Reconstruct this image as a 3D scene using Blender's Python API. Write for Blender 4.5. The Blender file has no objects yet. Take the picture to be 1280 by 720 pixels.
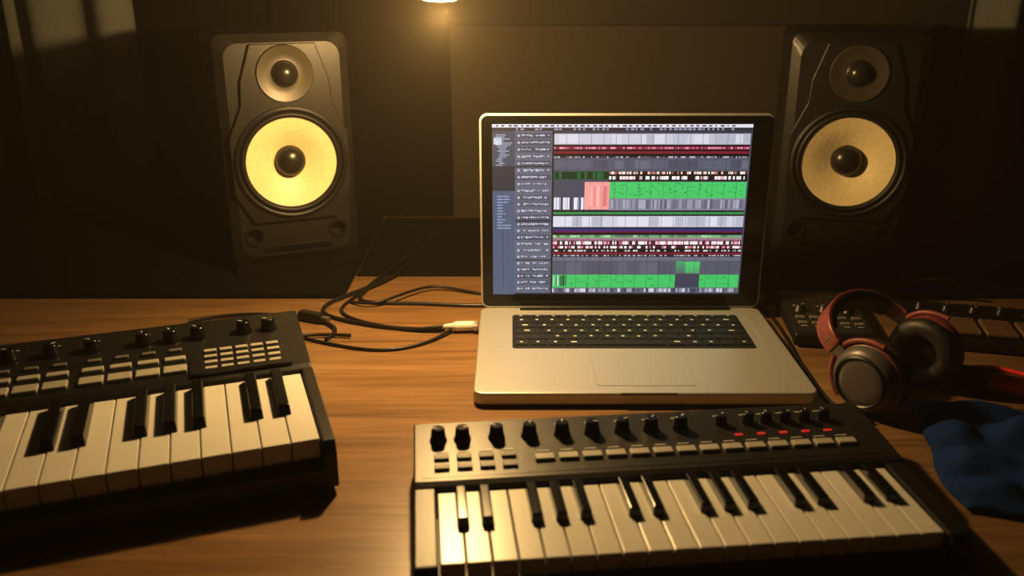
import bpy, bmesh, math, random
from mathutils import Vector, Matrix
random.seed(7)
T=0.75
S=bpy.context.scene
COL=S.collection

# ------------------------------------------------------------ materials
def mat(name,col,rough=0.5,metal=0.0,noise=0.0,nscale=40,bump=0.0,emit=None,estr=0,spec=0.5,coat=0):
    m=bpy.data.materials.new(name); m.use_nodes=True
    nt=m.node_tree; b=nt.nodes['Principled BSDF']
    b.inputs['Base Color'].default_value=(*col,1); b.inputs['Roughness'].default_value=rough
    b.inputs['Metallic'].default_value=metal
    b.inputs['Specular IOR Level'].default_value=spec
    b.inputs['Coat Weight'].default_value=coat
    tc=nt.nodes.new('ShaderNodeTexCoord'); n=nt.nodes.new('ShaderNodeTexNoise')
    n.inputs['Scale'].default_value=nscale; n.inputs['Detail'].default_value=4
    nt.links.new(tc.outputs['Object'],n.inputs['Vector'])
    r=nt.nodes.new('ShaderNodeValToRGB')
    k=1-noise; k2=1+noise
    r.color_ramp.elements[0].color=(col[0]*k,col[1]*k,col[2]*k,1)
    r.color_ramp.elements[1].color=(min(1,col[0]*k2),min(1,col[1]*k2),min(1,col[2]*k2),1)
    r.color_ramp.elements[0].position=.3; r.color_ramp.elements[1].position=.7
    nt.links.new(n.outputs['Fac'],r.inputs['Fac']); nt.links.new(r.outputs['Color'],b.inputs['Base Color'])
    if bump>0:
        bp=nt.nodes.new('ShaderNodeBump'); bp.inputs['Strength'].default_value=bump; bp.inputs['Distance'].default_value=.002
        nt.links.new(n.outputs['Fac'],bp.inputs['Height']); nt.links.new(bp.outputs['Normal'],b.inputs['Normal'])
    if emit:
        b.inputs['Emission Color'].default_value=(*emit,1); b.inputs['Emission Strength'].default_value=estr
    return m

def wood_mat():
    m=bpy.data.materials.new('desk_wood'); m.use_nodes=True; nt=m.node_tree; b=nt.nodes['Principled BSDF']
    tc=nt.nodes.new('ShaderNodeTexCoord'); mp=nt.nodes.new('ShaderNodeMapping')
    mp.inputs['Scale'].default_value=(1.6,22,22)
    nt.links.new(tc.outputs['Object'],mp.inputs['Vector'])
    n1=nt.nodes.new('ShaderNodeTexNoise'); n1.inputs['Scale'].default_value=2.2; n1.inputs['Detail'].default_value=9; n1.inputs['Roughness'].default_value=.62; n1.inputs['Distortion'].default_value=.6
    nt.links.new(mp.outputs['Vector'],n1.inputs['Vector'])
    mp2=nt.nodes.new('ShaderNodeMapping'); mp2.inputs['Scale'].default_value=(8,170,170)
    nt.links.new(tc.outputs['Object'],mp2.inputs['Vector'])
    n2=nt.nodes.new('ShaderNodeTexNoise'); n2.inputs['Scale'].default_value=1.5; n2.inputs['Detail'].default_value=4
    nt.links.new(mp2.outputs['Vector'],n2.inputs['Vector'])
    r=nt.nodes.new('ShaderNodeValToRGB')
    e=r.color_ramp.elements; e[0].position=.3; e[0].color=(.165,.092,.036,1); e[1].position=.72; e[1].color=(.33,.195,.086,1)
    x=e.new(.5); x.color=(.25,.142,.060,1)
    nt.links.new(n1.outputs['Fac'],r.inputs['Fac'])
    mx=nt.nodes.new('ShaderNodeMixRGB'); mx.blend_type='MULTIPLY'; mx.inputs['Fac'].default_value=.38
    nt.links.new(r.outputs['Color'],mx.inputs['Color1']); 
    r2=nt.nodes.new('ShaderNodeValToRGB'); r2.color_ramp.elements[0].position=.35; r2.color_ramp.elements[0].color=(.45,.4,.35,1); r2.color_ramp.elements[1].position=.6
    nt.links.new(n2.outputs['Fac'],r2.inputs['Fac']); nt.links.new(r2.outputs['Color'],mx.inputs['Color2'])
    nt.links.new(mx.outputs['Color'],b.inputs['Base Color'])
    b.inputs['Roughness'].default_value=.38
    bp=nt.nodes.new('ShaderNodeBump'); bp.inputs['Strength'].default_value=.12; bp.inputs['Distance'].default_value=.001
    nt.links.new(n2.outputs['Fac'],bp.inputs['Height']); nt.links.new(bp.outputs['Normal'],b.inputs['Normal'])
    return m

M_WOOD=wood_mat()
M_BLACK=mat('black_plastic',(.008,.0075,.007),.42,noise=.2,nscale=200,bump=.05)
M_PANEL=mat('panel_plastic',(.012,.0115,.0105),.42,noise=.15,nscale=250,bump=.06)
M_CHAR=mat('charcoal_plastic',(.020,.019,.017),.42,noise=.12,nscale=250,bump=.05)
M_GLOSS=mat('gloss_black',(.005,.005,.005),.2,noise=.1,nscale=60)
M_WHITE=mat('ivory_keys',(.68,.66,.60),.32,noise=.03,nscale=30)
M_BTN=mat('button_grey',(.38,.36,.31),.5,noise=.05,nscale=60)
M_BTND=mat('button_dark',(.15,.14,.12),.5,noise=.05,nscale=60)
M_ALU=mat('brushed_aluminium',(.54,.54,.52),.42,metal=.55,noise=.03,nscale=300,bump=.02)
M_ALUD=mat('aluminium_shade',(.36,.35,.33),.45,metal=.5,noise=.12,nscale=1500)
M_KEYCAP=mat('keycap_black',(.012,.012,.013),.5,noise=.1,nscale=100)
M_LEG=mat('key_legend',(.55,.55,.5),.5,noise=.05)
M_CAB=mat('speaker_cabinet_vinyl',(.009,.008,.007),.5,noise=.2,nscale=300,bump=.12)
M_BAF=mat('speaker_baffle',(.015,.0135,.0105),.40,noise=.15,nscale=200,bump=.06)
M_RUB=mat('rubber',(.009,.008,.007),.5,noise=.2,nscale=120)
M_CONE=mat('yellow_aramid_cone',(.86,.74,.45),.45,noise=.07,nscale=220,bump=.25)
M_CAP=mat('dust_cap',(.02,.018,.014),.3,noise=.1)
M_FOAM=mat('foam_black',(.006,.0055,.005),.95,noise=.3,nscale=400,bump=.4,spec=.05)
M_CABLE=mat('cable_rubber',(.010,.009,.008),.4,noise=.1)
M_CABW=mat('cable_white',(.75,.72,.66),.4,noise=.03)
M_RED=mat('red_plastic',(.9,.06,.05),.45,noise=.08)
M_REDL=mat('red_leather',(.20,.05,.038),.45,noise=.2,nscale=120,bump=.2)
M_LEATH=mat('black_leather',(.02,.016,.014),.5,noise=.25,nscale=150,bump=.3)
M_GREY=mat('satin_grey',(.11,.10,.09),.4,metal=.2,noise=.08)
M_BLUE=mat('blue_cloth_weave',(.004,.026,.11),.85,noise=.2,nscale=350,bump=.4,spec=.15)
M_TAN=mat('tan_pads',(.19,.105,.06),.5,noise=.1,nscale=60)
M_WALL=mat('wall_paint',(.052,.044,.030),.85,noise=.12,nscale=6,bump=.15)
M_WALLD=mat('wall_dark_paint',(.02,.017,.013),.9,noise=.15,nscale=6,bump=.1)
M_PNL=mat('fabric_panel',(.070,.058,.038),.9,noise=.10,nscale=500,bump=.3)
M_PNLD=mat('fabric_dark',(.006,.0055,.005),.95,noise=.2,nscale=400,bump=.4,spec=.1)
M_CURT=mat('curtain_linen',(.30,.31,.27),.9,noise=.12,nscale=300,bump=.3,spec=.1)
M_FLOOR=mat('floor_boards',(.05,.03,.018),.5,noise=.3,nscale=8,bump=.1)
M_LED=mat('led_red',(.3,.02,.02),.4,emit=(1,.05,.03),estr=.6)
M_SHADE=mat('lamp_shade_enamel',(.03,.03,.03),.35,noise=.1)
M_BRASS=mat('brass',(.6,.4,.15),.35,metal=.9,noise=.1)
M_BULB=mat('bulb_glow',(1,.8,.5),.4,emit=(1,.68,.32),estr=14)
M_BRASSY=mat('tweeter_ring',(.060,.050,.032),.4,noise=.1)

# ------------------------------------------------------------ helpers
def empty(name,loc=(0,0,0),rz=0,rot=None):
    e=bpy.data.objects.new(name,None); COL.objects.link(e); e.location=loc
    e.rotation_euler=rot if rot else (0,0,rz); e.empty_display_size=.05
    return e
def finish(name,bm,m,parent=None,bevel=0,segs=2,smooth=False,loc=(0,0,0),rot=(0,0,0)):
    me=bpy.data.meshes.new(name); bmesh.ops.recalc_face_normals(bm,faces=bm.faces); bm.to_mesh(me); bm.free()
    for mm in (m if isinstance(m,(list,tuple)) else [m]): me.materials.append(mm)
    o=bpy.data.objects.new(name,me); COL.objects.link(o); o.location=loc; o.rotation_euler=rot
    if parent: o.parent=parent
    if smooth:
        for p in me.polygons: p.use_smooth=True
    if bevel>0:
        b=o.modifiers.new('bev','BEVEL'); b.width=bevel; b.segments=segs; b.limit_method='ANGLE'; b.angle_limit=math.radians(35)
        b.harden_normals=False
    return o
def addbox(bm,c,s,taper=1.0,mi=0,rz=0):
    x,y,z=s[0]/2,s[1]/2,s[2]/2
    vs=[]
    for dz,t in ((-z,1),(z,taper)):
        for dx,dy in ((-x,-y),(x,-y),(x,y),(-x,y)):
            px,py=dx*t,dy*(1-(1-t)*.4)
            if rz: px,py=px*math.cos(rz)-py*math.sin(rz),px*math.sin(rz)+py*math.cos(rz)
            vs.append(bm.verts.new((c[0]+px,c[1]+py,c[2]+dz)))
    for f in ((3,2,1,0),(4,5,6,7),(0,1,5,4),(1,2,6,5),(2,3,7,6),(3,0,4,7)):
        fc=bm.faces.new([vs[i] for i in f]); fc.material_index=mi
def boxes(name,lst,m,parent=None,bevel=.0006,segs=2,taper=1.0,**k):
    bm=bmesh.new()
    for b in lst: addbox(bm,b[:3],b[3:6],taper)
    return finish(name,bm,m,parent,bevel,segs,**k)
def prism(name,prof,x0,x1,m,parent=None,bevel=.001,**k):
    bm=bmesh.new()
    a=[bm.verts.new((x0,p[0],p[1])) for p in prof]; b=[bm.verts.new((x1,p[0],p[1])) for p in prof]
    n=len(prof); bm.faces.new(a); bm.faces.new(b[::-1])
    for i in range(n): bm.faces.new((a[i],a[(i+1)%n],b[(i+1)%n],b[i]))
    return finish(name,bm,m,parent,bevel,**k)
def rounded(w,h,r,n=6):
    pts=[]
    for cx,cy,a0 in ((w/2-r,h/2-r,0),(-w/2+r,h/2-r,90),(-w/2+r,-h/2+r,180),(w/2-r,-h/2+r,270)):
        for i in range(n+1):
            a=math.radians(a0+90*i/n); pts.append((cx+r*math.cos(a),cy+r*math.sin(a)))
    return pts
def slab(name,pts,z0,z1,m,parent=None,bevel=0,axis='Z',**k):
    bm=bmesh.new()
    f=(lambda p,z:(p[0],p[1],z)) if axis=='Z' else (lambda p,z:(p[0],z,p[1]))
    a=[bm.verts.new(f(p,z0)) for p in pts]; b=[bm.verts.new(f(p,z1)) for p in pts]
    n=len(pts); bm.faces.new(a[::-1]); bm.faces.new(b)
    for i in range(n): bm.faces.new((a[i],a[(i+1)%n],b[(i+1)%n],b[i]))
    return finish(name,bm,m,parent,bevel,**k)
def lathe(name,prof,m,parent=None,segs=48,axis='Z',loc=(0,0,0),rot=(0,0,0)):
    bm=bmesh.new(); rings=[]
    def P(r,t,a):
        c,s=r*math.cos(a),r*math.sin(a)
        return (c,s,t) if axis=='Z' else ((c,t,s) if axis=='Y' else (t,c,s))
    for r,t in prof:
        if r<1e-6: rings.append([bm.verts.new(P(0,t,0))])
        else: rings.append([bm.verts.new(P(r,t,2*math.pi*i/segs)) for i in range(segs)])
    for A,B in zip(rings,rings[1:]):
        for i in range(segs):
            j=(i+1)%segs
            if len(A)==1 and len(B)==1: continue
            if len(A)==1: bm.faces.new((A[0],B[i],B[j]))
            elif len(B)==1: bm.faces.new((A[i],A[j],B[0]))
            else: bm.faces.new((A[i],A[j],B[j],B[i]))
    o=finish(name,bm,m,parent,0,smooth=True,loc=loc,rot=rot)
    try:
        o.data.set_sharp_from_angle(angle=math.radians(40))
    except Exception: pass
    return o
def tube(name,pts,r,m,parent=None,cyc=False,res=8):
    c=bpy.data.curves.new(name,'CURVE'); c.dimensions='3D'; c.bevel_depth=r; c.bevel_resolution=4; c.resolution_u=res; c.use_fill_caps=True
    s=c.splines.new('NURBS'); s.points.add(len(pts)-1)
    for p,q in zip(s.points,pts): p.co=(*q,1)
    s.order_u=4; s.use_endpoint_u=True; s.use_cyclic_u=cyc
    c.materials.append(m)
    o=bpy.data.objects.new(name,c); COL.objects.link(o)
    dg=bpy.context.evaluated_depsgraph_get(); me=bpy.data.meshes.new_from_object(o.evaluated_get(dg))
    bpy.data.objects.remove(o); o=bpy.data.objects.new(name,me); COL.objects.link(o)
    for p in me.polygons: p.use_smooth=True
    if parent: o.parent=parent
    return o
def cut(o,cutters):
    """boolean-subtract temporary cutter objects, bake and delete them"""
    o.modifiers.clear()
    for c in cutters:
        b=o.modifiers.new('b','BOOLEAN'); b.operation='DIFFERENCE'; b.solver='EXACT'; b.object=c
    bpy.context.view_layer.update()
    dg=bpy.context.evaluated_depsgraph_get(); me=bpy.data.meshes.new_from_object(o.evaluated_get(dg))
    o.modifiers.clear(); o.data=me
    for c in cutters: bpy.data.objects.remove(c)
    b=o.modifiers.new('bev','BEVEL'); b.width=.0012; b.segments=2; b.limit_method='ANGLE'; b.angle_limit=math.radians(40)
def cyl(r,y0,y1,z,parent,x=0,segs=64):
    return lathe('tmp_cutter',[(0,y0),(r,y0),(r,y1),(0,y1)],M_BLACK,parent,segs,'Y',(x,0,z))
def knobs(name,pos,r,h,parent,m=None,mark=True):
    bm=bmesh.new(); seg=20
    for (x,y,z) in pos:
        prof=[(r*1.15,0),(r*1.12,h*.18),(r,h*.25),(r*.86,h*.92),(r*.74,h),(0,h)]
        rings=[]
        for rr,t in prof:
            if rr==0: rings.append([bm.verts.new((x,y,z+t))])
            else: rings.append([bm.verts.new((x+rr*math.cos(2*math.pi*i/seg),y+rr*math.sin(2*math.pi*i/seg),z+t)) for i in range(seg)])
        for A,B in zip(rings,rings[1:]):
            for i in range(seg):
                j=(i+1)%seg
                f=bm.faces.new((A[i],A[j],B[0])) if len(B)==1 else bm.faces.new((A[i],A[j],B[j],B[i]))
                f.smooth=len(B)!=1
        a=random.uniform(-2.2,2.2)+math.pi/2
        if mark:
            addbox(bm,(x+math.cos(a)*r*.45,y+math.sin(a)*r*.45,z+h+.0001),(r*.62,r*.16,.0006),mi=1,rz=a)
    return finish(name,bm,[m or M_GLOSS,M_LEG],parent)

# ------------------------------------------------------------ room
WY=1.78
def wall(name,c,s,m): 
    bm=bmesh.new(); addbox(bm,(0,0,0),s); return finish(name,bm,m,loc=c)
wall('floor',(0,.2,-.05),(4.4,4.0,.1),M_FLOOR)
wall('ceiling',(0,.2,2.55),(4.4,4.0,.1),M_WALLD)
wall('wall_back',(0,WY+.05,1.25),(4.4,.1,2.5),M_WALL)
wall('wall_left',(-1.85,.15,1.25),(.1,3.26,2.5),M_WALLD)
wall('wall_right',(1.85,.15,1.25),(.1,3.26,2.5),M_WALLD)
wall('baseboard_back',(0,WY-.008,.05),(3.6,.016,.1),M_WALLD)

def apanel(x0,x1,z0,z1,y,m):
    e=empty('acoustic_panel',((x0+x1)/2,y,T+(z0+z1)/2))
    w,h=x1-x0,z1-z0
    slab('fabric_face',rounded(w,h,.006,3),-.02,.02,m,e,.003,axis='Y')
    boxes('wood_frame',[(0,.0235,h/2-.01,w-.01,.006,.02),(0,.0235,-h/2+.01,w-.01,.006,.02),(-w/2+.015,.0235,0,.02,.006,h-.05),(w/2-.015,.0235,0,.02,.006,h-.05)],M_WALLD,e)
    return e
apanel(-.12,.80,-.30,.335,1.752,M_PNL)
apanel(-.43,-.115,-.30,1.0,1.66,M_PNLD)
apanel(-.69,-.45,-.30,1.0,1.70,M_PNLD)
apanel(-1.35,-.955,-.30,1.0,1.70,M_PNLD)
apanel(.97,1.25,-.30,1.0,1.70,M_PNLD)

def curtain(x0,x1,y,z0,z1,folds,m):
    bm=bmesh.new(); nx=folds*12; nz=14; g=[]
    for j in range(nz+1):
        t=j/nz; row=[]
        for i in range(nx+1):
            s=i/nx; a=s*folds*2*math.pi
            amp=.018+.008*math.sin(s*9+1)
            row.append(bm.verts.new((x0+(x1-x0)*s+.006*math.sin(a*.5+t*3),y+amp*math.sin(a+.5*math.sin(t*2.5)),z0+(z1-z0)*t)))
        g.append(row)
    for j in range(nz):
        for i in range(nx): bm.faces.new((g[j][i],g[j][i+1],g[j+1][i+1],g[j+1][i]))
    o=finish('curtain',bm,m,smooth=True)
    so=o.modifiers.new('s','SOLIDIFY'); so.thickness=.002
    return o
curtain(-.94,-.70,1.68,T-.6,T+1.25,2,M_CURT)
curtain(.835,.945,1.68,T-.6,T+1.25,1,M_CURT)
rod=empty('curtain_rail',(0,1.68,T+1.28))
tube('rod',[(-1.5,0,0),(-.5,0,0),(.5,0,0),(1.5,0,0)],.012,M_BLACK,rod)
boxes('brackets',[(-1.4,.045,0,.02,.09,.02),(1.4,.045,0,.02,.09,.02)],M_BLACK,rod)

# ------------------------------------------------------------ desk
D=empty('desk',(0,.92,0))
boxes('desk_top',[(0,0,T-.015,2.4,1.34,.03)],M_WOOD,D,.003)
boxes('legs',[(sx*1.12,sy*.6,(T-.03)/2,.06,.06,T-.03) for sx in(-1,1) for sy in(-1,1)],M_BLACK,D,.003)
boxes('apron',[(0,.56,T-.07,2.2,.02,.08),(0,-.56,T-.07,2.2,.02,.08)],M_BLACK,D,.002)
PH=.008
for x0,x1,y0,hh in((-1.19,-.235,1.15,.0078),(.36,1.19,1.15,.0078),(-.234,.359,1.245,.0036)):  # black sheets added over the rear wood, standing in for its shade
    sh_=empty('desk_shade_sheet',((x0+x1)/2,(y0+1.57)/2,T))
    slab('shade_sheet',rounded(x1-x0,1.57-y0,.012 if hh>.005 else .004,5),.0002,hh,M_FOAM,sh_,.0015)

# ------------------------------------------------------------ laptop
L=empty('laptop',(.1405,.9495,T))
W=.3625; DP=.249
slab('base',rounded(W,DP,.011,6),.0022,.0165,M_ALU,L,.0022,segs=3)
boxes('rubber_feet',[(sx*.15,sy*.1,.0012,.02,.02,.0024) for sx in(-1,1) for sy in(-1,1)],M_RUB,L)
zt=.0165
slab('keyboard_well',rounded(.286,.106,.004,4),zt-.0004,zt+.0002,M_KEYCAP,L).location=(.003,.0445,0)
keys=[];legs=[]
rows=[(.0095,[1]*14),(.0178,[1]*13+[1.5]),(.0178,[1.5]+[1]*13),(.0178,[1.75]+[1]*11+[1.75]),(.0178,[2.25]+[1]*10+[2.25]),(.0178,[1,1,1,1.25,5,1.25,1,1,1,1])]
y=.0445+.0515
for rh,ws in rows:
    tot=sum(ws); x=.003-.1415; u=.283/tot
    yc=y-rh/2
    for w in ws:
        keys.append((x+w*u/2,yc,zt+.0009,w*u-.0027,rh-.0024,.0014))
        if w<2 and random.random()<.92: 
            legs.append((x+w*u/2+random.uniform(-.001,.001),yc+random.uniform(-.0005,.0005),zt+.00165,.0036 if w==1 else .007,.0032 if rh>.01 else .0018,.0002))
        x+=w*u
    y-=rh-.0003
boxes('keyboard_keys',keys,M_KEYCAP,L,.0004)
boxes('key_legends',legs,M_LEG,L,0)
o=slab('trackpad',rounded(.107,.078,.004,4),zt-.0003,zt+.0003,M_ALUD,L); o.location=(.003,-.068,0)
o=slab('trackpad_surface',rounded(.1062,.0772,.0038,4),zt,zt+.0004,M_ALU,L); o.location=(.003,-.068,0)
boxes('speaker_grilles',[(-.156,.045,zt+.0001,.010,.098,.0003),(.162,.045,zt+.0001,.010,.098,.0003)],M_ALU,L,0)
boxes('thumb_notch',[(.003,-.1243,zt-.001,.06,.002,.0022)],M_GREY,L,.0004)
boxes('side_ports',[(-W/2-.0001,.02-.015*i,.0085,.0008,.009,.0035) for i in range(4)],M_BLACK,L,0)
tube('hinge',[(-.13,.119,zt+.0005),(-.05,.119,zt+.0005),(.05,.119,zt+.0005),(.14,.119,zt+.0005)],.0048,M_BLACK,L)
LH=.2515
lid=empty('lid',(.0005,.1235,.0165),rot=(math.radians(-.8),0,0)); lid.parent=L
o=slab('lid_shell',rounded(W,LH,.010,6),0,.006,M_ALU,lid,.0012,axis='Y'); o.location=(0,0,LH/2)
o=slab('bezel_glass',rounded(W-.005,LH-.005,.008,6),-.0006,.0008,M_GLOSS,lid,0,axis='Y'); o.location=(0,0,LH/2)
dx0,dx1,dz0,dz1=-.1655,.1535,.0190,.2390
bm=bmesh.new(); cl=bm.loops.layers.float_color.new('Col')
def rect(x0,y0,x1,y1,c,lv=0):
    X=lambda u:dx0+(dx1-dx0)*u/327; Z=lambda v:dz1-(dz1-dz0)*v/212
    yy=-.0009-.00004*lv
    vs=[bm.verts.new((X(a),yy,Z(b))) for a,b in((x0,y1),(x1,y1),(x1,y0),(x0,y0))]
    f=bm.faces.new(vs)
    for l in f.loops: l[cl]=(c[0],c[1],c[2],1)
def lin(r,g,b): 
    f=lambda c:((c/255+.055)/1.055)**2.4 if c>10 else c/255/12.92
    return (f(r),f(g),f(b))
R=random.random
rect(0,0,327,212,lin(72,76,92))
rect(0,0,327,4,lin(205,205,215),1); 
for i in range(40): rect(4+i*7.6+R()*2,1,4+i*7.6+3+R()*3,3,lin(90,90,100),2)
rect(0,4,327,8,lin(48,48,60),1)
for i in range(46): 
    if R()<.7: rect(30+i*6,5,30+i*6+2+R()*3,7,lin(150,150,170),2)
rect(0,8,29,212,lin(78,92,116),1)
rect(0,8,29,50,lin(68,76,92),2); rect(0,50,29,80,lin(48,52,64),2)
for i in range(16): rect(4+R()*6,12+i*2.4,12+R()*14,13.2+i*2.4,lin(150,160,180),3)
rect(2,16,12,24,lin(190,195,205),3)
for i in range(12): rect(6,86+i*3.6,10+R()*14,87.5+i*3.6,lin(135,150,180),3)
rect(13,84,14,205,lin(60,70,92),3)
rect(29,8,76,212,lin(98,102,118),1)
ty=10
for i in range(24):
    hh=8.3
    rect(30,ty,75,ty+hh-1.2,lin(*random.choice([(84,88,104),(94,98,114),(76,80,96)])),2)
    rect(32,ty+2,35,ty+5,lin(170,175,190),3)
    for k in range(12):
        if R()<.85: rect(37+k*3.0,ty+1.8+R(),38.6+k*3.0+R(),ty+3.2+R()*1.6,lin(185,188,205),3)
    ty+=hh
    if i in(4,12,18): rect(29,ty-1.4,76,ty-.2,lin(25,25,32),4)
rect(76,8,78,212,lin(30,30,38),3)
def noisy(y0,y1,cols,x0=78,x1=325,st=2.2,lv=3,p=.9):
    x=x0
    while x<x1:
        w=st*(.5+R())
        if R()<p: rect(x,y0,min(x+w,x1),y1,lin(*random.choice(cols)),lv)
        x+=w
def band(y0,y1,c,x0=78,x1=325,lv=2): rect(x0,y0,x1,y1,lin(*c),lv)
band(8,12,(60,60,74)); band(11,24,(176,176,188)); noisy(12,23,[(186,186,198),(168,168,182),(196,196,206)],st=9)
band(24,26,(40,20,28)); band(26,30,(92,22,44)); noisy(27,29.3,[(190,90,120),(130,40,70),(220,150,170)],st=1.6); band(30,32,(34,16,24)); band(32,35,(120,30,52)); band(35,37,(16,14,20))
noisy(38,40,[(170,170,180),(90,90,100),(40,40,50)],st=2); band(40,56,(84,86,102)); noisy(43,53,[(92,94,110),(102,104,118),(78,80,96)],st=12); band(37,39,(20,20,26),lv=1)
band(56,66,(26,74,44),78,149); noisy(57,65,[(34,96,56),(18,52,34)],78,149,3)
band(56,68,(24,22,26),149,325); noisy(56.5,59.5,[(230,200,190),(180,120,110),(40,30,30),(250,240,235)],149,325,1.8); noisy(62,66,[(240,235,230),(30,26,30),(200,170,170)],149,325,2)
band(68,90,(72,74,90),78,118); noisy(88,103,[(210,210,220),(60,60,72),(150,150,165)],79,118,1.8,p=.8)
band(69,103,(222,150,146),118,150); noisy(74,99,[(232,168,164),(214,138,138),(202,116,120)],119,149,2.4,p=.6)
band(69,89,(72,184,104),150,325)
for i in range(90):
    x=151+R()*170; yv=70+R()*16; rect(x,yv,x+1+R()*4,yv+.7,lin(40,128,70),3)
band(89,104,(126,126,142),150,325); noisy(91,102,[(140,140,156),(112,112,130),(156,156,170),(98,98,116)],150,325,3)
band(104,106,(20,22,26)); band(106,109,(58,134,82)); band(109,111,(24,24,30))
band(111,125,(182,182,194)); noisy(112,124,[(190,190,202),(170,170,184),(200,200,210)],st=10)
band(125,127,(30,30,50)); band(127,130,(50,52,120)); band(130,132,(100,24,50)); band(132,135,(24,20,30))
band(135,139,(120,165,125)); noisy(135,138,[(150,190,150),(110,150,120),(90,120,100)],st=6); band(139,142,(150,110,130))
band(142,152,(60,30,44)); noisy(143,147,[(240,225,230),(220,150,170),(90,40,60),(250,245,245)],st=1.8); noisy(149,152,[(240,230,230),(60,30,40),(200,120,140)],st=2.2)
band(152,157,(22,16,20)); noisy(154,156,[(200,200,205),(30,24,28)],st=2); band(157,160,(110,30,50)); band(160,163,(20,18,24)); noisy(160.5,162,[(180,180,190),(40,40,50)],st=1.5)
band(163,168,(104,106,122)); band(168,186,(82,84,98)); noisy(170,185,[(86,88,102),(96,98,112)],st=14)
band(169,184,(72,184,104),241,273,3)
band(186,203,(68,180,100),78,325); 
for i in range(80):
    x=79+R()*235; yv=187+R()*13; rect(x,yv,x+1+R()*4,yv+.7,lin(40,128,70),3)
rect(241,185,273,203,lin(66,68,84),4); noisy(187,201,[(200,200,210),(60,60,74),(40,120,70)],80,97,1.6,p=.7)
band(203,210,(96,98,112)); noisy(204,209,[(150,150,165),(70,72,86),(190,190,200)],st=3,p=.7); rect(29,210,327,212,lin(40,42,52),5)
for i in range(16): 
    x=78+i*15.6; rect(x,8,x+.35,210,lin(50,52,64),5)
M_DISP=bpy.data.materials.new('display_pixels'); M_DISP.use_nodes=True
nt=M_DISP.node_tree; b=nt.nodes['Principled BSDF']; at=nt.nodes.new('ShaderNodeAttribute'); at.attribute_name='Col'
b.inputs['Base Color'].default_value=(.01,.01,.01,1); b.inputs['Roughness'].default_value=.3
nt.links.new(at.outputs['Color'],b.inputs['Emission Color']); b.inputs['Emission Strength'].default_value=1.35
me=bpy.data.meshes.new('display'); bm.to_mesh(me); bm.free(); me.materials.append(M_DISP)
o=bpy.data.objects.new('display',me); COL.objects.link(o); o.parent=lid

# ------------------------------------------------------------ keyboards
def keybed(parent,n,pitch,length,z0,zt_,blacks,bl,bh,y0=0,xstart=0,sign=1,bw=.55):
    wl=[];bk=[]
    for i in range(n):
        x=xstart+sign*(i+.5)*pitch
        wl.append((x,y0+length/2,(z0+zt_)/2,pitch-.0011,length-.001,zt_-z0))
    for i in blacks:
        x=xstart+sign*i*pitch
        bk.append((x,y0+length-bl/2,(zt_+zt_+bh)/2-.002,pitch*bw,bl,bh+.004))
    boxes('white_keys',wl,M_WHITE,parent,.0008,2)
    boxes('black_keys',bk,M_GLOSS,parent,.0012,2,taper=.78)

K=empty('midi_keyboard',(-.051,.5185,T),rz=math.radians(5.9))
KW=.378
prism('case',[(-.008,.004),(-.008,.016),(-.002,.021),(.094,.021),(.094,.038),(.100,.041),(.186,.047),(.192,.044),(.192,.004)],-.0185,KW+.0185,M_CHAR,K,.0015)
prism('end_cheek_l',[(-.0085,.004),(-.0085,.030),(-.003,.036),(.095,.038),(.095,.004)],-.0185,-.001,M_PANEL,K,.0015)
prism('end_cheek_r',[(-.0085,.004),(-.0085,.030),(-.003,.036),(.095,.038),(.095,.004)],KW+.001,KW+.0185,M_PANEL,K,.0015)
boxes('rubber_feet',[(x,y,.002,.02,.02,.0042) for x in(.01,.36) for y in(.02,.165)],M_RUB,K)
NW=20
bl=[i for i in range(1,NW) if (i%7) not in (3,0)]
keybed(K,NW,KW/NW,.092,.019,.035,bl,.050,.0075)
def pz(d): return .041+(d-.10)*.0698
knobs('knobs',[(s,.158,pz(.158)-.0003) for s in(.003,.024,.054,.083,.112,.139,.166,.192,.219)],.0066,.013,K)
knobs('small_knobs',[(s,.162,pz(.162)-.0003) for s in(.258,.283,.300,.318,.336,.354)],.0055,.010,K)
bt=[]
for i in range(4):
    bt.append((.005+i*.019,.131,pz(.131)+.0008,.0125,.0075,.003)); bt.append((.005+i*.019,.117,pz(.117)+.0008,.0125,.0075,.003))
boxes('function_buttons',bt,M_BTND,K,.0006)
pd=[(.092+i*.0205,.124,pz(.124)+.001,.0165,.0095,.0034) for i in range(14)]
boxes('pads',pd,M_BTN,K,.0009)
boxes('button_labels',[(.005+i*.019,.1395,pz(.1395)+.0002,.010,.0015,.0004) for i in range(4)]+[(.092+i*.0205,.1345,pz(.1345)+.0002,.010,.0012,.0004) for i in range(14)]+[(s,.175,pz(.175)+.0002,.008,.0013,.0004) for s in(.003,.024,.054,.083,.112,.139,.166,.192,.219,.258,.283,.3,.318,.336,.354)],M_LEG,K,0)
boxes('indicator_leds',[(.268+i*.0205,.143,pz(.143)+.0006,.007,.0016,.001) for i in range(5)],M_LED,K,0)
prism('panel_seam',[(.1045,pz(.1045)-.001),(.1045,pz(.1045)+.0002),(.1060,pz(.106)+.0002),(.1060,pz(.106)-.001)],-.012,KW+.012,M_BLACK,K,0)

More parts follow.
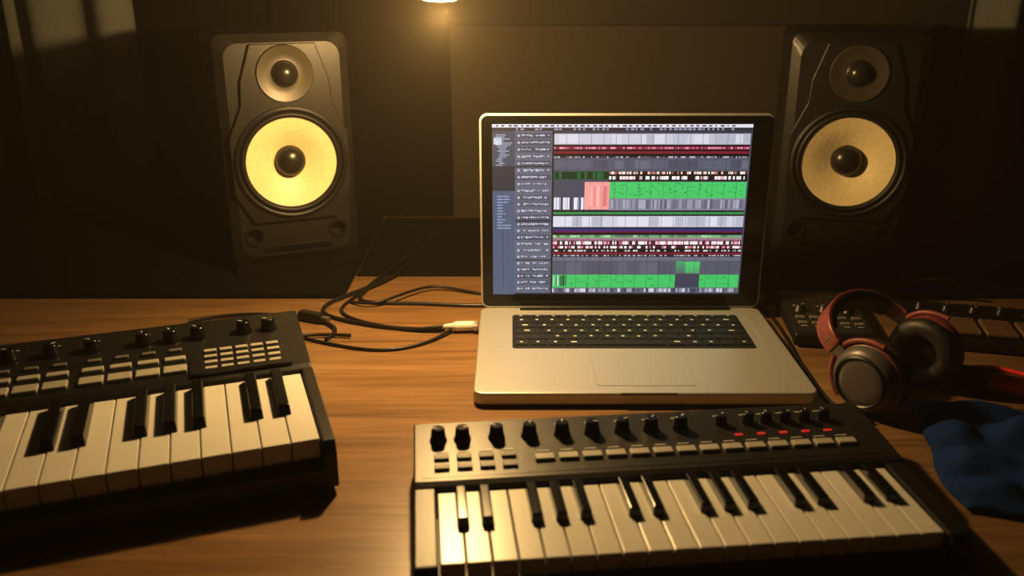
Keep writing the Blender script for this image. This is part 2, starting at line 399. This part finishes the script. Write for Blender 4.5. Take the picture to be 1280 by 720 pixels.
K2=empty('midi_keyboard',(-.166,.6715,T),rz=math.radians(19.5))
P=.0245; N=28; W2=P*N
prism('case',[(-.010,.006),(-.010,.026),(-.004,.031),(.143,.031),(.143,.052),(.150,.056),(.276,.066),(.288,.062),(.288,.006)],-W2-.10,.012,M_PANEL,K2,.002)
prism('end_cheek_r',[(-.0105,.006),(-.0105,.042),(-.004,.050),(.144,.054),(.144,.006)],.0008,.0122,M_BLACK,K2,.0015)
prism('end_cheek_l',[(-.0105,.006),(-.0105,.042),(-.004,.050),(.144,.054),(.144,.006)],-W2-.10,-W2-.001,M_BLACK,K2,.0015)
boxes('rubber_feet',[(x,y,.003,.03,.03,.0062) for x in(-.02,-.75) for y in(.02,.26)],M_RUB,K2)
bl2=[i for i in range(1,N) if ((i-1)%7+1) in (1,2,4,5,6)]
keybed(K2,N,P,.140,.026,.050,bl2,.088,.010,sign=-1,bw=.52)
def qz(d): return .056+(d-.15)*.0794
ks=[-.022,-.048,-.095,-.122,-.149,-.198,-.236,-.274,-.312,-.350,-.388,-.426]
knobs('knobs',[(s,.238,qz(.238)-.0003) for s in ks],.0078,.013,K2)
boxes('button_cluster',[(-.022-i*.0155,.163+j*.0125,qz(.163+j*.0125)+.001,.0125,.0065,.0036) for i in range(5) for j in range(4)],M_BTN,K2,.0007)
boxes('pads',[(-.118-i*.0255-(i//4)*.006,.170,qz(.170)+.0012,.022,.016,.004) for i in range(18)],M_BTN,K2,.001)
boxes('small_buttons',[(-.118-i*.0255-(i//4)*.006,.192,qz(.192)+.0012,.020,.009,.004) for i in range(18)],M_BTN,K2,.001)
boxes('tiny_buttons',[(-.118-i*.0255-(i//4)*.006,.212,qz(.212)+.0012,.013,.006,.003) for i in range(18)],M_BTND,K2,.001)
boxes('panel_insets',[(-.055,.2,qz(.2)-.0012,.098,.1,.002)],M_BLACK,K2,0)
boxes('labels',[(s,.258,qz(.258)+.0003,.012,.0016,.0005) for s in ks],M_LEG,K2,0)
lathe('pitch_wheel',[(0,-.008),(.022,-.008),(.024,-.005),(.024,.005),(.022,.008),(0,.008)],M_RUB,K2,axis='X',loc=(-W2-.03,.08,.040))
lathe('mod_wheel',[(0,-.008),(.022,-.008),(.024,-.005),(.024,.005),(.022,.008),(0,.008)],M_RUB,K2,axis='X',loc=(-W2-.065,.08,.040))
tube('usb_cable',[(-.03,.29,.03),(-.028,.31,.03),(-.01,.34,.012),(.02,.35,.004),(.055,.345,.004),(.08,.33,.004)],.0022,M_CABLE,K2)
boxes('usb_plug',[(-.03,.293,.03,.014,.02,.008)],M_BLACK,K2)

# ------------------------------------------------------------ studio monitors
def speaker(x,y,rz):
    E=empty('studio_monitor_speaker',(x,y,T+PH+.012),rz=rz)
    w,h,d=.186,.330,.215
    o=slab('cabinet',rounded(w,h,.012,5),.016,d,M_CAB,E,.004,axis='Y'); o.location=(0,0,h/2)
    zw,zt2=.150,.276
    bm=bmesh.new()
    outl=rounded(w,h,.014,5); inner=rounded(w-.026,h-.024,.02,5)
    A=[bm.verts.new((p[0],.017,p[1])) for p in outl]; B=[bm.verts.new((p[0],.008,p[1])) for p in outl]; C=[bm.verts.new((p[0],0,p[1])) for p in inner]
    n=len(A)
    for i in range(n):
        j=(i+1)%n; bm.faces.new((A[i],A[j],B[j],B[i])); bm.faces.new((B[i],B[j],C[j],C[i]))
    bm.faces.new(C); bm.faces.new(A[::-1])
    o=finish('baffle',bm,M_BAF,E,0); o.location=(0,0,h/2)
    cut(o,[cyl(.0745,-.03,.0135,zw,E)]+[cyl(.011,-.03,.014,.044,E,sx*.062,32) for sx in(-1,1)])
    pl=[(-.045,.317),(.045,.317),(.062,.266),(.064,.234),(.084,.189),(.084,.109),(.060,.064),(-.060,.064),(-.084,.109),(-.084,.189),(-.064,.234),(-.062,.266)]
    o=slab('contour_plate',pl,-.006,.001,M_BAF,E,0,axis='Y')
    cut(o,[cyl(.0745,-.03,.0135,zw,E)])
    lathe('woofer_frame',[(.0815,-.005),(.0805,-.009),(.077,-.0105),(.0745,-.009),(.0735,-.006)],M_RUB,E,64,'Y',(0,0,zw))
    sr=[(.074-.0095*i/8,-.006-.0045*math.sin(math.pi*i/8)) for i in range(9)]
    lathe('woofer_surround',sr,M_RUB,E,64,'Y',(0,0,zw))
    lathe('woofer_cone',[(.0648,-.0062),(.063,-.0055),(.052,-.0025),(.040,.0025),(.028,.0085),(.021,.0115)] ,M_CONE,E,64,'Y',(0,0,zw))
    lathe('dust_cap',[(.0225,.0105),(.0215,.004),(.019,-.001),(.013,-.0055),(.006,-.0078),(0,-.0082)],M_CAP,E,48,'Y',(0,0,zw))
    lathe('tweeter_waveguide',[(.040,-.006),(.0385,-.0095),(.036,-.009),(.028,-.0066),(.020,-.0060),(.0185,-.0062)],M_BRASSY,E,48,'Y',(0,0,zt2))
    lathe('tweeter_dome',[(.0188,-.0061),(.017,-.0085),(.0158,-.0088),(.0145,-.012),(.010,-.0165),(.005,-.0185),(0,-.019)],M_CAP,E,40,'Y',(0,0,zt2))
    for k,sx in enumerate((-1,1)):
        lathe('port_%d'%k,[(.0145,0),(.0135,-.003),(.0115,-.003),(.0105,.0),(.0100,.013),(0,.0135)],M_RUB,E,32,'Y',(sx*.062,0,.044))
    boxes('slot_port',[(0,-.0004,.022,.10,.002,.010)],M_GLOSS,E,.0008)
    boxes('badge',[(0,-.0066,.070,.018,.0014,.004)],M_GREY,E,.0006)
    E2=empty('isolation_pad',(x,y,T+PH),rz=rz)
    prism('foam_wedge',[(-.008,0),(-.004,.0118),(.215,.0118),(.215,0)],-.093,.093,M_FOAM,E2,.002)
    return E
speaker(-.321,1.265,math.radians(23))
speaker(.488,1.265,math.radians(-13))

# ------------------------------------------------------------ pendant lamp
lx,ly,lz=-.076,.98,T+.432
PL=empty('pendant_lamp',(lx,ly,lz))
bulb=[(0,-.032),(.014,-.031),(.027,-.0265),(.038,-.017),(.043,-.004),(.040,.010),(.030,.022),(.018,.032),(.014,.045)]
lathe('bulb',bulb,M_BULB,PL,48)
lathe('socket',[(.015,.044),(.018,.046),(.018,.085),(.010,.095),(0,.095)],M_BRASS,PL,32)
sh=[(.105,.004),(.098,.025),(.075,.055),(.045,.082),(.020,.097),(.0,.1)]
o=lathe('shade',sh,M_SHADE,PL,64); s_=o.modifiers.new('s','SOLIDIFY'); s_.thickness=.0016
tube('cord',[(0,0,.098),(0,0,.5),(0,0,1.0),(0,0,2.5-lz)],.003,M_CABLE,PL)
lathe('ceiling_rose',[(.05,2.5-lz-.002),(.045,2.5-lz-.02),(.01,2.5-lz-.035),(0,2.5-lz-.035)],M_SHADE,PL,32)
ld=bpy.data.lights.new('lamp_light','POINT'); ld.energy=14.5; ld.color=(1,.66,.28); ld.shadow_soft_size=.012
lo=bpy.data.objects.new('lamp_light',ld); COL.objects.link(lo); lo.parent=PL; lo.location=(0,0,-.046)

# ------------------------------------------------------------ cables
CB=empty('audio_cables',(0,0,0))
def cable(pts,r=.0024,m=M_CABLE,name='cable'):
    return tube(name,[(p[0],p[1],p[2] if len(p)>2 else T+r+(.0002 if p[1]<1.2 else .0040)) for p in pts],r,m,CB)
cable([(-.13,1.55),(-.14,1.45),(-.15,1.30),(-.185,1.20),(-.250,1.14),(-.262,1.09),(-.208,1.055),(-.14,1.03),(-.085,1.034)],.0026)
cable([(-.10,1.55),(-.17,1.30),(-.225,1.145,T+.006),(-.20,1.125),(-.15,1.128),(-.08,1.12),(-.04,1.115),(.05,1.13),(.12,1.2),(.16,1.45)],.0026)
cable([(-.225,1.135),(-.19,1.10,T+.008),(-.15,1.15,T+.009),(-.11,1.20),(-.05,1.16),(.02,1.16),(.10,1.28),(.15,1.5)],.002)
cable([(-.325,1.055),(-.295,1.03),(-.25,1.0),(-.214,.983),(-.165,.965),(-.12,.975),(-.09,1.005),(-.075,1.03,T+.006)],.002)
cable([(-.35,1.07),(-.31,1.085),(-.27,1.075),(-.245,1.06),(-.215,1.03),(-.23,1.0)],.0026)
cable([(-.42,1.06),(-.36,1.10),(-.30,1.085),(-.268,1.067)],.0024)
cable([(-.088,1.028,T+.0085),(-.105,1.027,T+.007),(-.13,1.03),(-.17,1.045),(-.21,1.068),(-.235,1.10),(-.225,1.14),(-.19,1.22),(-.15,1.42)],.0022,M_CABLE,'power_cable')
cable([(.345,1.13),(.40,1.14),(.45,1.135),(.512,1.14,T+.02),(.555,1.14,T+.03),(.59,1.12,T+.045),(.62,1.13,T+.02)],.0026)
cable([(.335,1.16),(.345,1.10),(.34,.97),(.335,.95),(.336,.91),(.333,.86),(.340,.81),(.352,.785),(.365,.79)],.0020)
b_=empty('cable_plug',(-.262,1.066,T+.0072),rot=(0,0,math.radians(-25))); b_.parent=CB
boxes('plug_body',[(0,0,0,.036,.013,.013)],M_BLACK,b_,.003)
boxes('plug_tip',[(.022,0,0,.012,.008,.006)],M_GREY,b_,.001)
ch=empty('charger_plug',(-.060,1.030,T+.0085),rot=(0,0,math.radians(4))); ch.parent=CB
lathe('sleeve',[(0,-.026),(.0028,-.026),(.0045,-.014),(.0062,-.012),(.0062,.010),(.005,.012),(0,.012)],M_CABW,ch,24,'X')
boxes('magnet_head',[(.0135,0,0,.006,.018,.007)],M_ALU,ch,.0012)

# ------------------------------------------------------------ audio interface
A=empty('audio_interface',(.398,1.045,T),rz=math.radians(-6))
prism('case',[(-.07,.004),(-.07,.016),(-.066,.020),(.07,.025),(.07,.004)],-.048,.048,M_PANEL,A,.002)
boxes('feet',[(sx*.04,sy*.055,.002,.012,.012,.0042) for sx in(-1,1) for sy in(-1,1)],M_RUB,A)
knobs('knobs',[(-.03,-.0,.0220),(0,0,.0220),(.03,0,.0220)],.007,.009,A,M_BLACK)
boxes('buttons',[(-.034+i*.017,-.04+j*.017,.0218+j*.0006,.011,.008,.003) for i in range(5) for j in range(2)],M_BTND,A,.0006)
boxes('labels',[(-.034+i*.017,-.0485,.0213,.008,.0014,.0004) for i in range(5)]+[(-.03+i*.03,.016,.0234,.012,.0014,.0004) for i in range(3)],M_LEG,A,0)
Q=empty('drum_pad_controller',(.60,1.015,T),rz=math.radians(-14))
prism('case',[(-.060,.003),(-.060,.012),(-.056,.015),(.060,.020),(.060,.003)],-.105,.105,M_BLACK,Q,.002)
boxes('rubber_pads',[(-.082+i*.041,-.022,.0192,.036,.050,.006) for i in range(5)],M_TAN,Q,.002)
knobs('knobs',[(-.08+i*.032,.035,.0177) for i in range(6)],.006,.008,Q,M_BLACK)

# ------------------------------------------------------------ headphones
H=empty('headphones',(.413,.853,T+.0385),rot=(math.radians(-58),0,math.radians(38))); H.scale=(.95,.95,.95)
def cup(sx):
    c=empty('ear_cup_%d'%(0 if sx<0 else 1),(sx*.056,0,0)); c.parent=H
    s=sx
    lathe('shell',[(0,s*.026),(.018,s*.0262),(.030,s*.0245),(.0355,s*.019),(.0375,s*.012)],M_GREY,c,48,'X')
    lathe('shell_rim',[(.0370,s*.013),(.0395,s*.011),(.0400,s*.004),(.0385,s*.0005),(0,0)],M_REDL,c,48,'X')
    lathe('shell_ring',[(.026,s*.0262),(.0275,s*.0275),(.0295,s*.0262),(.0295,s*.024)],M_BLACK,c,48,'X')
    lathe('ear_pad',[(.018,-s*.003)]+[(.029+.0115*math.cos(a),-s*(.008+.010*math.sin(a))) for a in [math.pi+ -math.pi*2*i/14 for i in range(15)]],M_LEATH,c,48,'X')
    lathe('driver_cloth',[(.02,-s*.004),(0,-s*.003)],M_FOAM,c,32,'X')
    pts=[]
    for i in range(9):
        a=math.radians(-78+156*i/8); pts.append((s*.011,.0435*math.sin(a),.0435*math.cos(a)))
    tube('yoke',pts,.0032,M_REDL,c)
    return c
cup(-1); cup(1)
def bandstrip(name,rx,rz_,z0,w,th,m,a0=0,a1=180):
    bm=bmesh.new(); n=40; prev=None
    for i in range(n+1):
        a=math.radians(a0+(a1-a0)*i/n); ww=w*(.75+.25*math.sin(a))
        c=Vector((rx*math.cos(a),0,z0+rz_*math.sin(a))); nrm=Vector((math.cos(a)/rx,0,math.sin(a)/rz_)).normalized()
        q=[c-nrm*th/2+Vector((0,-ww/2,0)),c-nrm*th/2+Vector((0,ww/2,0)),c+nrm*th/2+Vector((0,ww/2,0)),c+nrm*th/2+Vector((0,-ww/2,0))]
        v=[bm.verts.new(p) for p in q]
        if prev:
            for k in range(4): bm.faces.new((prev[k],prev[(k+1)%4],v[(k+1)%4],v[k]))
        else: bm.faces.new(v)
        prev=v
    bm.faces.new(prev[::-1])
    return finish(name,bm,m,H,.0018,2)
bandstrip('headband',.070,.050,.046,.028,.006,M_REDL)
bandstrip('headband_cushion',.0635,.0435,.046,.024,.007,M_LEATH,25,155)
boxes('slider_arms',[(-.069,0,.044,.005,.014,.03),(.069,0,.044,.005,.014,.03)],M_GREY,H,.001)

# ------------------------------------------------------------ right side clutter
mk=empty('marker_pen',(.530,.862,T+.0105),rot=(0,0,math.radians(-34)))
lathe('barrel',[(0,-.01),(.010,-.01),(.010,.066),(.008,.074),(0,.074)],M_RED,mk,24,'X')
lathe('cap',[(0,-.050),(.0085,-.050),(.0103,-.045),(.0103,-.012),(0,-.012)],M_BLACK,mk,24,'X')
boxes('cap_clip',[(-.030,0,.011,.030,.003,.0016)],M_GREY,mk,.0005)
tube('red_patch_cable',[(.50,.905,T+.003),(.54,.93,T+.003),(.58,.90,T+.003),(.62,.85,T+.003),(.68,.84,T+.003),(.74,.86,T+.003)],.0028,M_RED)
from mathutils import noise as NZ
bm=bmesh.new(); nx,ny=60,44; g=[]
for j in range(ny+1):
    row=[]
    for i in range(nx+1):
        u,v=i/nx-.5,j/ny-.5
        edge=max(0,1-max(abs(u),abs(v))*2)**.5
        n1=abs(NZ.noise(Vector((u*5,v*4,1.3)))); n2=NZ.noise(Vector((u*14,v*9,5)))
        z=.002+edge*(.010+.045*n1+.006*n2)
        wob=.012*NZ.noise(Vector((u*3,v*3,9)))
        row.append(bm.verts.new((u*.27+wob,v*.20+wob,z)))
    g.append(row)
for j in range(ny):
    for i in range(nx): bm.faces.new((g[j][i],g[j][i+1],g[j+1][i+1],g[j+1][i]))
o=finish('blue_cloth',bm,M_BLUE,smooth=True,loc=(.53,.700,T+.0005),rot=(0,0,math.radians(-12)))
s_=o.modifiers.new('s','SOLIDIFY'); s_.thickness=.0015; s_.offset=1

# ------------------------------------------------------------ world + camera
w=bpy.data.worlds.new('World'); S.world=w; w.use_nodes=True
wn=w.node_tree
wn.nodes['Background'].inputs[0].default_value=(.5,.55,.7,1); wn.nodes['Background'].inputs[1].default_value=.003
vs=wn.nodes.new('ShaderNodeVolumeScatter'); vs.inputs['Density'].default_value=.030; vs.inputs['Color'].default_value=(1,.86,.62,1)
wn.links.new(vs.outputs[0],wn.nodes['World Output'].inputs['Volume'])
cam=bpy.data.cameras.new('Camera'); co=bpy.data.objects.new('Camera',cam); COL.objects.link(co)
cam.sensor_width=36; cam.lens=1098/1280*36; cam.clip_start=.02
co.location=(0,0,T+.43); co.rotation_euler=(math.radians(90-19.785),0,0)
cam.dof.use_dof=True; cam.dof.focus_distance=1.03; cam.dof.aperture_fstop=4.5
S.camera=co
S.view_settings.view_transform='Standard'; S.view_settings.look='None'; S.view_settings.exposure=0; S.view_settings.gamma=.86
